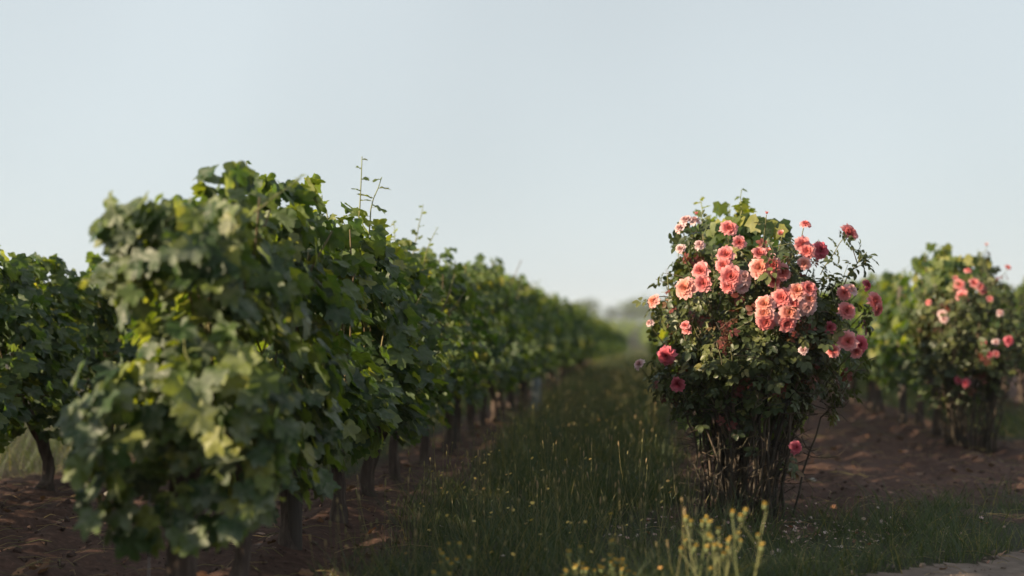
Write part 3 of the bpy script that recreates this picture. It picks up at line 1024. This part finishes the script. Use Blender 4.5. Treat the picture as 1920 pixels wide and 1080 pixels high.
# blooms of the front bush, in the bush's own metres (x right, y away from the headland, z up)
FRONT = [("coral", -.10, -.36, 1.45, 0, -.8, .6, 1.0), ("coral", -.055, -.40, 1.38, .2, -.9, .3, .8),
         ("coral", .50, -.10, 1.44, .5, -.7, .5, 1.1), ("pink", .34, -.30, 1.35, .2, -.9, .2, 1.0), ("coral", .25, -.34, 1.37, .1, -.9, .4, 1.0),
         ("coral", .27, -.36, 1.34, -.1, -1, .2, .9), ("bud", .145, -.42, 1.42, -.3, -.8, .6, .8), ("coral", .27, -.30, 1.475, 0, -.6, .8, .6),
         ("peach", .245, -.44, 1.28, .2, -.9, .3, .75), ("bud", .235, -.44, 1.275, .2, -.8, .6, .8),
         ("coral", -.12, -.45, 1.32, -.1, -.9, .5, 1.0), ("coral", -.13, -.47, 1.27, -.2, -1, .1, .9), ("coral", -.235, -.44, 1.245, -.3, -.9, .3, 1.0),
         ("coral", -.225, -.46, 1.185, -.1, -1, .1, 1.05), ("peach", -.31, -.42, 1.165, -.4, -.9, .2, 1.15),
         ("coral", -.10, -.50, 1.215, 0, -1, .2, 1.25), ("coral", -.11, -.51, 1.175, -.2, -.9, -.1, .9), ("pale", -.04, -.50, 1.215, .4, -.8, .4, 1.0), ("pale", -.045, -.49, 1.17, .3, -.9, -.3, .8),
         ("coral", .035, -.49, 1.32, 0, -.8, .6, .9), ("bud", .075, -.48, 1.33, .2, -.7, .7, .9), ("peach", .035, -.52, 1.255, -.1, -1, .2, 1.15),
         ("coral", .095, -.51, 1.265, .2, -.9, .3, 1.1), ("coral", .135, -.49, 1.235, .4, -.9, .1, 1.0), ("pale", .09, -.50, 1.30, .1, -.7, .7, .9), ("coral", .10, -.48, 1.20, .1, -.9, -.3, .8),
         ("coral", .135, -.53, 1.115, -.2, -1, .2, 1.15), ("peach", .205, -.53, 1.145, 0, -.9, .5, 1.05), ("coral", .255, -.52, 1.155, .3, -.9, .4, 1.0),
         ("peach", .26, -.52, 1.115, .3, -1, .1, .9), ("pale", .25, -.52, 1.075, .2, -.9, -.3, 1.15), ("coral", .185, -.53, 1.09, 0, -1, -.2, .8),
         ("peach", .055, -.54, 1.085, -.2, -1, .3, 1.0), ("peach", .055, -.54, 1.045, -.2, -1, 0, 1.0), ("coral", .06, -.54, 1.005, 0, -1, -.4, 1.05),
         ("peach", .165, -.54, 1.045, .1, -1, .2, 1.1), ("coral", .155, -.54, 1.00, .1, -.9, -.4, 1.05), ("pale", .12, -.53, 1.02, 0, -1, -.1, .8),
         ("peach", -.46, -.22, 1.105, -.7, -.6, .3, .8), ("pale", -.48, -.20, 1.00, -.6, -.6, .5, .5),
         ("pink", -.40, -.34, .84, -.3, -.9, -.1, 1.05), ("pink", -.345, -.38, .71, -.2, -.9, -.3, 1.0), ("pale", -.53, -.22, .795, -.6, -.6, .5, .7),
         ("coral", -.30, -.40, .97, -.3, -.9, .2, .7), ("coral", -.31, -.42, .985, -.2, -.8, .5, .55),
         ("pink", .585, -.14, 1.185, .8, -.6, .2, .65), ("coral", .62, -.12, 1.105, .6, -.8, .2, 1.05), ("coral", .635, -.12, 1.065, .7, -.6, -.3, .8),
         ("coral", .455, -.34, 1.055, .2, -.9, .3, 1.0), ("pale", .475, -.34, 1.16, .3, -.8, .6, .85), ("coral", .445, -.35, 1.14, -.2, -.9, -.1, .8),
         ("coral", .455, -.38, .91, -.2, -1, .2, 1.1), ("pink", .515, -.36, .895, .3, -.9, 0, 1.05), ("coral", .495, -.37, .865, .1, -.9, -.4, .8), ("coral", .385, -.40, .865, -.2, -.9, .3, .75),
         ("pink", .37, -.38, .975, 0, -.9, 0, .8), ("pale", -.30, -.26, 1.50, -.3, -.6, .8, .75), ("pale", -.26, -.26, 1.50, .2, -.5, .9, .7), ("pale", -.33, -.30, 1.46, -.6, -.6, .5, .7),
         ("pale", -.24, -.38, 1.375, 0, -.9, .3, .6), ("pale", -.33, -.38, 1.355, -.3, -.9, .2, .55), ("pale", .24, -.46, .87, 0, -.9, .2, .5),
         ("pink", .22, -.30, .40, .3, -.9, .1, .75), ("bud", -.25, -.25, 1.53, 0, -.2, 1, .5), ("bud", .09, -.25, 1.53, 0, -.2, 1, .45),
         # on the side away from the headland
         ("coral", .1, .42, 1.3, .1, .9, .3, 1.0), ("peach", -.2, .40, 1.2, -.2, .9, .3, 1.0), ("pink", .35, .36, 1.0, .4, .8, .2, .9), ("coral", -.35, .32, 1.0, -.5, .8, .2, 1.0)]
rose_bush("large rose bush full of coral pink blooms standing in front beside the grass strip", (0.50, 7.25, 0.0), prof1, FRONT, 21, canes=54, twigs=10, nleaf=6, base_r=0.22, lean=0.035, lsize=0.088)


def prof2(z, a):
    p = np.interp(z, [0, 0.25, 0.5, 0.75, 1.0, 1.2, 1.38, 1.5, 1.65], [0.22, 0.26, 0.38, 0.50, 0.54, 0.50, 0.36, 0.22, 0.05])
    return p * (1 + 0.10 * math.sin(3 * a + 2.5) + 0.06 * math.sin(5 * a + z * 7))


BACK = [("coral", -.15, -.30, 1.29, -.1, -.9, .4, 1.1), ("coral", -.05, -.34, 1.30, 0, -.9, .4, 1.1), ("coral", -.01, -.34, 1.275, .2, -.9, .3, 1.0), ("pink", .015, -.33, 1.25, .2, -.9, 0, .9),
        ("coral", -.14, -.36, 1.20, -.2, -1, .1, 1.25), ("pink", -.13, -.35, 1.225, .2, -.9, .3, .9), ("coral", -.17, -.26, 1.34, 0, -.8, .6, .6), ("coral", -.08, -.28, 1.40, 0, -.6, .8, .7),
        ("pale", -.28, -.32, 1.07, -.4, -.8, .3, .9), ("pale", -.27, -.34, 1.03, -.2, -.9, 0, .8), ("pink", .18, -.44, .87, .1, -1, .2, 1.0), ("pink", .04, -.42, .765, 0, -1, .1, .7),
        ("coral", .085, -.43, .77, .2, -.9, .2, .7), ("pink", .01, -.38, .86, -.2, -.9, .2, .7), ("pale", .09, -.42, .86, 0, -.9, .3, .7),
        ("coral", .22, -.25, 1.42, .2, -.7, .6, .7), 
        ("pale", .12, -.42, 1.08, 0, -.9, .3, .7), ("peach", .44, -.28, 1.0, .5, -.8, .2, .6), ("pink", -.12, -.36, .55, -.1, -.9, 0, .9),
        ("pink", -.17, -.34, .57, -.3, -.9, 0, .8), ("coral", -.35, -.15, 1.16, -.6, -.6, .3, .6), ("coral", .05, -.40, 1.18, 0, -.9, .4, .7), ("bud", .10, -.1, 1.6, 0, -.2, 1, .8)]
rose_bush("smaller blurred rose bush with few pink blooms standing at the right edge", (2.52, 11.35, float(base_z(0, 11.35))), prof2, BACK, 33, canes=44, twigs=8, nleaf=7, height=1.52, bsize=0.82, lsize=0.085)


# ---------------------------------------------------------------- grass
def blades(mb, P, H, W, lean, bend, tint, r):
    n = len(P)
    a = r.uniform(0, 2 * np.pi, n)
    side = np.stack([np.cos(a), np.sin(a), np.zeros(n)], -1)
    b = r.uniform(0, 2 * np.pi, n)
    ld = np.stack([np.cos(b), np.sin(b), np.zeros(n)], -1)
    t = np.array([0, 0.35, 0.7, 1.0])
    wt = np.array([1, 0.85, 0.55, 0.0])
    V = []
    for k in range(4):
        c = P + np.array([0, 0, 1.0]) * (H * (t[k] - bend * 0.25 * t[k] ** 3))[:, None] + ld * (H * (lean * t[k] + bend * 0.6 * t[k] ** 2))[:, None]
        if k < 3:
            V += [c - side * (W * wt[k])[:, None], c + side * (W * wt[k])[:, None]]
        else:
            V += [c]
    V = np.stack(V, 1)
    off = (np.arange(n) * 7)[:, None, None]
    Q = (np.array([[0, 1, 3, 2], [2, 3, 5, 4]])[None] + off).reshape(-1, 4)
    T = (np.array([[4, 5, 6]])[None] + off).reshape(-1, 3)
    mb.add(V.reshape(-1, 3), T, Q, np.repeat(tint, 7))


def scatter(n, x0, x1, ylo, yhi, r, power=1.0):
    """more of them near the camera, thinning with distance"""
    x = r.uniform(x0, x1, n)
    y = ylo * (yhi / ylo) ** (r.random(n) ** power)
    return x, y


def grow(name, label, n, x0, x1, y0, y1, hfun, seed, wscale=1.0, dry=0.12):
    r = np.random.default_rng(seed)
    x, y = scatter(n, x0, x1, y0, y1, r)
    keep = grass_mask(x, y) > r.random(n) * 0.9 + 0.05
    clump = fbm(x * 2.2, y * 2.2, 44)
    keep &= clump > 0.22 + r.random(n) * 0.55
    x, y, clump = x[keep], y[keep], clump[keep]
    H = hfun(x, y) * r.uniform(0.45, 1.25, len(x)) * (0.65 + 0.7 * clump)
    W = 0.0019 * wscale * r.uniform(0.7, 1.4, len(x)) * np.clip(y / 8, 0.85, 3.5)
    tint = np.clip(r.normal(0.42, 0.2, len(x)), 0, 0.84)
    d = r.random(len(x)) < dry
    tint[d] = r.uniform(0.85, 1.0, d.sum())
    b = MB()
    blades(b, np.stack([x, y, ground_z(x, y) - 0.01], -1), H, W, r.uniform(0.05, 0.75, len(x)), r.uniform(0, 1.1, len(x)), tint, r)
    return tag(b.build(name, M_GRASS), kind="stuff")


grow("meadow_grass", None, 90000, -1.55, 0.6, 4.3, 60, lambda x, y: 0.14 + 0.16 * vnoise(x * 2.1, y * 1.3, 61), 1)
grow("headland_turf", None, 45000, -0.4, 3.0, 4.2, 10.5, lambda x, y: 0.11 + 0.05 * vnoise(x * 1.5, y * 1.5, 3), 2)
grow("verge_grass", None, 16000, -3.3, -1.7, 7.8, 45, lambda x, y: 0.20 + 0.0 * x, 3)
grow("distant_grass", None, 9000, -3.5, 4.0, 44, 118, lambda x, y: 0.26 + 0.0 * x, 6, wscale=3.0, dry=0.2)
grow("edge_grass", None, 14000, -6.0, -3.7, 8.0, 45, lambda x, y: 0.22 + 0.0 * x, 5)
grow("field_grass", None, 14000, 2.8, 4.2, 11.6, 50, lambda x, y: 0.26 + 0.0 * x, 4)

# flowering grass stalks and weeds standing above the strip
r = np.random.default_rng(70)
st = MB()
n = 850
x, y = scatter(n, -1.15, 0.25, 4.7, 26, r)
k = grass_mask(x, y) > 0.5
x, y = x[k], y[k]
z = ground_z(x, y)
for xx, yy, zz in zip(x, y, z):
    h = r.uniform(0.18, 0.42)
    d = r.normal(0, 0.07, 2)
    tnt = r.uniform(0.0, 0.6)
    pts = curve((xx, yy, zz), (xx + d[0], yy + d[1], zz + h), (d[0] * 0.2, d[1] * 0.2, 0), 5)
    w = 0.0011 * max(1.0, yy / 8)
    tube(st, pts, np.linspace(w * 1.2, w * 0.8, 5), 3, tnt, cap=False, r=r)
    e = pts[-1]
    up = norm(pts[-1] - pts[-2])
    L = r.uniform(0.012, 0.035)
    tube(st, np.stack([e, e + up * L * 0.35, e + up * L * 0.75, e + up * L]), np.array([0.001, 0.0036, 0.003, 0.0006]) * max(1, yy / 9), 5, min(1, tnt + 0.3), cap=False, r=r)
tag(st.build("flowering_grass_stalks", M_STALK), kind="stuff")

# small yellow flowers deep in the strip
r = np.random.default_rng(71)
fl = MB()
n = 420
x, y = scatter(n, -1.1, 0.2, 4.6, 24, r)
k = (grass_mask(x, y) > 0.5) & (fbm(x * 1.5, y * 1.1, 90) > 0.47)
x, y = x[k], y[k]
z = ground_z(x, y)
disc = np.array([(0, 0, 0.2)] + [(math.cos(a), math.sin(a), 0.0) for a in np.arange(8) * math.pi / 4])
dt = [(0, 1 + i, 1 + (i + 1) % 8) for i in range(8)]
P = np.stack([x, y, z + r.uniform(0.14, 0.34, len(x))], -1)
fl.stamp(disc, dt, None, P, frames(np.stack([r.normal(-.3, .4, len(x)), r.normal(-.3, .4, len(x)), np.ones(len(x))], -1), r.normal(0, 1, (len(x), 3))),
         r.uniform(0.004, 0.009, len(x)), r.uniform(0, 1, len(x)))
tag(fl.build("small_yellow_flowers", M_YELLOW), kind="stuff")


# ---------------------------------------------------------------- foreground wildflowers
def wildflower(label, x, y, stems, h, spread, seed, heads=3, hs=0.0115):
    r = np.random.default_rng(seed)
    root = thing("yellow_wildflower", label, "wildflower", (x, y, float(ground_z(x, y))), 0, "yellow wildflowers in the foreground")
    S, L = MB(), MB()
    for s in range(stems):
        top = np.array([r.normal(0, spread), r.normal(0, spread * 0.6), h * r.uniform(0.72, 1.05)])
        pts = curve((r.normal(0, 0.015), r.normal(0, 0.015), -0.02), top, (top[0] * 0.1, 0, 0.0), 8, 0.003, r)
        tube(S, pts, np.linspace(0.0032, 0.002, 8), 5, r.uniform(0, 1), r=r)
        for q in range(5):                                   # narrow leaves on the stem
            t = r.uniform(0.1, 0.9)
            p = pts[int(t * 7)]
            blades(S, p[None], np.array([r.uniform(0.025, 0.06)]), np.array([0.003]), np.array([0.7]), np.array([0.5]), np.array([r.uniform(0, 0.8)]), r)
        ends = [top]
        for q in range(heads - 1):
            p0 = pts[int(r.integers(4, 7))]
            e = p0 + np.array([r.normal(0, 0.028), r.normal(0, 0.02), r.uniform(0.03, 0.09)])
            tube(S, curve(p0, e, (0, 0, 0), 4), 0.0014, 4, 0.6, cap=False, r=r)
            ends.append(e)
        for e in ends:
            f = MB()
            c = hs * r.uniform(0.7, 1.2)
            # green cup with a tuft of yellow florets
            tube(S, np.stack([e, e + [0, 0, c * 0.6], e + [0, 0, c * 1.3]]), np.array([0.25, 0.72, 0.62]) * c, 7, 0.2, r=r)
            m = 26
            a = r.uniform(0, 2 * np.pi, m)
            q = np.sqrt(r.random(m)) * 0.7
            dv = norm(np.stack([np.cos(a) * q, np.sin(a) * q, np.ones(m) * 0.8], -1))
            base = e + np.array([0, 0, c * 1.1])
            tip = base + dv * (c * r.uniform(0.7, 1.25, m))[:, None]
            sd = norm(np.cross(dv, r.normal(0, 1, (m, 3)))) * c * 0.17
            V = np.stack([np.broadcast_to(base, (m, 3)) - sd * 0.5, np.broadcast_to(base, (m, 3)) + sd * 0.5, tip + sd, tip - sd], 1).reshape(-1, 3)
            f.add(V, None, np.arange(m * 4).reshape(-1, 4), np.repeat(r.random(m), 4))
            f.build("flower_head", M_YELLOW, root)
    S.build("stems", M_WILDSTEM, root)
    return root


wildflower("tall yellow wildflower with pale sunlit stems, centre of the foreground clump", 0.25, 4.55, 3, 0.39, 0.045, 1, 4)
wildflower("yellow wildflower on the left of the foreground clump", 0.185, 4.60, 2, 0.36, 0.032, 2, 4)
wildflower("yellow wildflower on the right of the foreground clump, one stem highest", 0.30, 4.50, 2, 0.425, 0.032, 3, 4)
wildflower("low yellow wildflower at the bottom edge, left of the foreground clump", -0.08, 4.75, 5, 0.19, 0.055, 4, 4)
wildflower("low yellow wildflower at the bottom edge, centre of the grass strip", -0.22, 4.72, 5, 0.19, 0.05, 5, 4)
wildflower("low yellow wildflower at the bottom edge, near the big left row", -0.66, 4.85, 4, 0.19, 0.05, 6, 3)

# ---------------------------------------------------------------- litter on the soil
r = np.random.default_rng(80)
pt = MB()
n = 420
x = 0.62 + r.normal(0, 0.42, n)
y = 6.85 + r.normal(0, 0.42, n)
ell = np.array([(0, 0, 0), (-.45, .4, .12), (-.3, .9, .22), (.3, .9, .22), (.45, .4, .12)])
N = np.stack([r.normal(0, .5, n), r.normal(0, .5, n), np.ones(n)], -1)
pt.stamp(ell, [(0, 1, 2), (0, 2, 3), (0, 3, 4)], None, np.stack([x, y, ground_z(x, y) + 0.012], -1), frames(N, r.normal(0, 1, (n, 3))), r.uniform(0.012, 0.028, n), r.random(n))
tag(pt.build("fallen_rose_petals", M_FALLEN), kind="stuff")
dl = MB()
n = 1500
x, y = r.uniform(-3.6, 4.0, n), 4.2 * (26 / 4.2) ** r.random(n)
k = grass_mask(x, y) < 0.3
x, y = x[k], y[k]
n = len(x)
N = np.stack([r.normal(0, .5, n), r.normal(0, .5, n), np.ones(n)], -1)
stamp_leaves(dl, LEAVES[0], np.stack([x, y, ground_z(x, y) + 0.012], -1), N, r.normal(0, 1, (n, 3)), r.uniform(0.012, 0.04, n), r.random(n), r)
tag(dl.build("dead_leaves", M_DEADLEAF), kind="stuff")


ck = MB()
n = 9000
x, y = r.uniform(-4.2, 4.6, n), 4.2 * (24 / 4.2) ** r.random(n)
k = (grass_mask(x, y) < 0.35) & (path_mask(x, y) < -0.05)
x, y = x[k], y[k]
n = len(x)
gold = (1 + 5 ** 0.5) / 2
ico = np.array([(-1, gold, 0), (1, gold, 0), (-1, -gold, 0), (1, -gold, 0), (0, -1, gold), (0, 1, gold), (0, -1, -gold), (0, 1, -gold), (gold, 0, -1), (gold, 0, 1), (-gold, 0, -1), (-gold, 0, 1)]) / 1.9
icof = [(0, 11, 5), (0, 5, 1), (0, 1, 7), (0, 7, 10), (0, 10, 11), (1, 5, 9), (5, 11, 4), (11, 10, 2), (10, 7, 6), (7, 1, 8), (3, 9, 4), (3, 4, 2), (3, 2, 6), (3, 6, 8), (3, 8, 9), (4, 9, 5), (2, 4, 11), (6, 2, 10), (8, 6, 7), (9, 8, 1)]
M = frames(r.normal(0, 1, (n, 3)), r.normal(0, 1, (n, 3))) * np.array([1, 0.75, 0.6])
S = 0.006 + 0.022 * r.random(n) ** 4
ck.stamp(ico + r.normal(0, 0.12, ico.shape), icof, None, np.stack([x, y, ground_z(x, y) + S * 0.15], -1), M, S, r.random(n))
gv = MB()
n = 2600
x, y = r.uniform(0.5, 3.0, n), r.uniform(4.6, 7.6, n)
k = (path_mask(x, y) > -0.12) & (path_mask(x, y) < 1.6)
x, y = x[k], y[k]
n = len(x)
S = 0.003 + 0.013 * r.random(n) ** 4
gv.stamp(ico, icof, None, np.stack([x, y, ground_z(x, y) + 0.012 + S * 0.2], -1), frames(r.normal(0, 1, (n, 3)), r.normal(0, 1, (n, 3))) * np.array([1, 0.8, 0.6]), S, r.random(n))
tag(gv.build("gravel", M_GRAVEL, smooth=False), kind="stuff")
tag(ck.build("soil_clods", M_CLOD, smooth=False), kind="stuff")
# bits of straw and dead grass
sw = MB()
n = 2600
x, y = r.uniform(-4.0, 4.4, n), 4.2 * (20 / 4.2) ** r.random(n)
a, ln = r.uniform(0, np.pi, n), r.uniform(0.03, 0.11, n)
for q in range(n):
    if path_mask(x[q], y[q]) < 0.3:
        dx, dy = math.cos(a[q]) * ln[q], math.sin(a[q]) * ln[q]
        px2, py2 = np.array([x[q] - dx, x[q], x[q] + dx]), np.array([y[q] - dy, y[q] + 0.01, y[q] + dy])
        zz = ground_z(px2, py2).max() + np.array([0.004, 0.018, 0.010])
        tube(sw, np.stack([px2, py2, zz], -1), 0.0012 * max(1, y[q] / 9), 3, r.random(), cap=False, r=r)
tag(sw.build("straw_litter", M_STALK), kind="stuff")


def stone(label, x, y, s, seed):
    r = np.random.default_rng(seed)
    th, ph = np.meshgrid(np.linspace(0, 2 * np.pi, 13)[:-1], np.linspace(0.05, np.pi - 0.05, 8))
    k = 1 + 0.22 * (vnoise(th * 1.7 + seed, ph * 2, seed) - 0.5) * 2
    V = np.stack([np.cos(th) * np.sin(ph) * k * s, np.sin(th) * np.sin(ph) * k * s * 0.75, np.cos(ph) * k * s * 0.5], -1).reshape(-1, 3)
    V += np.array([x, y, float(ground_z(x, y)) + s * 0.18])
    i, j = np.meshgrid(np.arange(7), np.arange(12), indexing='ij')
    Q = np.stack([i * 12 + j, i * 12 + (j + 1) % 12, (i + 1) * 12 + (j + 1) % 12, (i + 1) * 12 + j], -1).reshape(-1, 4)[:, ::-1]
    T = [[0, (q + 1) % 12, q] for q in range(1, 11)] + [[84, 84 + q, 84 + q + 1] for q in range(1, 11)]
    b = MB()
    b.add(V, T, Q, 0.5)
    tag(b.build("stone", M_STONE), label, "stone", "stones on the soil")


stone("pale stone lying on the dark soil left of the big row", -3.02, 7.85, 0.045, 3)
stone("small grey stone on the soil right of the front rose bush", 1.05, 9.2, 0.03, 4)

# ---------------------------------------------------------------- far vineyard and trees
r = np.random.default_rng(90)
fv = MB()
for xr in np.arange(-60, 62, 2.4):
    n = 520
    yy = 118 * (330 / 118) ** r.random(n)
    sc = np.clip(yy / 130, 1, 2.5)
    P = np.stack([xr + r.normal(0, 0.28, n), yy, base_z(0, yy) + r.uniform(0.35, 1.35, n)], -1)
    N = np.stack([r.normal(-.3, .7, n), r.normal(-.3, .6, n), r.uniform(0.2, 1, n)], -1)
    stamp_leaves(fv, LEAVES[-1], P, N, r.normal(0, 1, (n, 3)), 0.20 * sc * r.uniform(0.7, 1.3, n), np.clip(r.normal(0.66, 0.16, n), 0, 0.95), r)
tag(fv.build("far_vine_rows", M_VINE_FAR), kind="stuff")


def tree(label, x, y, h, w, seed):
    r = np.random.default_rng(seed)
    z0 = float(base_z(0, y))
    root = thing("tree", label, "tree", (x, y, z0), 0, "trees on the horizon")
    T, L = MB(), MB()
    t = np.linspace(0, 1, 7)
    tube(T, np.stack([0.25 * np.sin(t * 3) * r.normal(), 0 * t, -0.3 + h * 0.62 * t], -1), np.linspace(0.035, 0.012, 7) * h, 7, 0.5, 0.08, r=r)
    cl = []
    for k in range(11):
        a, e = r.uniform(0, 2 * np.pi), r.uniform(0.36, 0.92)
        q = w * 0.5 * r.uniform(0.25, 0.85) * (1 - 0.5 * abs(e - 0.55) / 0.4)
        c = np.array([math.cos(a) * q, math.sin(a) * q, h * e])
        tube(T, curve((0, 0, h * min(0.58, e * 0.65)), c, (0, 0, 0.05 * h), 5), np.linspace(0.013, 0.003, 5) * h, 5, 0.5, r=r)
        cl.append((c, w * r.uniform(0.16, 0.28)))
    for c, s in cl:
        n = 150
        P = c + norm(r.normal(0, 1, (n, 3))) * (s * r.random(n) ** 0.45)[:, None] * np.array([1, 1, 0.75])
        N = norm(P - c) + r.normal(0, 0.6, (n, 3)) + np.array([0, 0, 0.4])
        stamp_leaves(L, LEAVES[-1], P, N, r.normal(0, 1, (n, 3)), 0.045 * h * r.uniform(0.6, 1.2, n), r.random(n), r)
    T.build("trunk", M_TRUNK, root)
    L.build("crown", M_TREELEAF, root)


TREES = [(-14.0, 345, 5.4, 11, "rounded distant tree above the far end of the big left row"), (-5.8, 350, 5.0, 13, "low distant tree left of the gap between the rows"),
         (0.5, 360, 6.4, 14, "tallest distant tree in the gap left of the front rose bush"), (6.5, 355, 5.6, 12, "distant tree half hidden by the left side of the front rose bush"),
         (-24, 380, 6.0, 8.0, "distant tree hidden behind the big left row"), (15, 380, 7.0, 9.0, "distant tree hidden behind the front rose bush"),
         (72, 370, 6.0, 9.0, "distant tree low on the horizon between the two rose bushes")]
for k, (x, y, h, w, lab) in enumerate(TREES):
    tree(lab, x, y, h, w, 500 + k)

# ---------------------------------------------------------------- morning haze
hz = MB()
hx = np.array([(x, y, z) for z in (-3.0, 14.0) for (x, y) in ((-700, -120), (700, -120), (700, 900), (-700, 900))], float)
hz.add(hx, None, [(3, 2, 1, 0), (4, 5, 6, 7), (0, 1, 5, 4), (1, 2, 6, 5), (2, 3, 7, 6), (3, 0, 4, 7)], 0.5)
m, nt, out = new_mat("haze")
pv = nt.nodes.new("ShaderNodeVolumePrincipled")
pv.inputs["Color"].default_value = (0.86, 0.93, 1.0, 1)
pv.inputs["Density"].default_value = 0.0004
nt.links.new(pv.outputs[0], out.inputs["Volume"])
tag(hz.build("haze", m, smooth=False), kind="stuff")
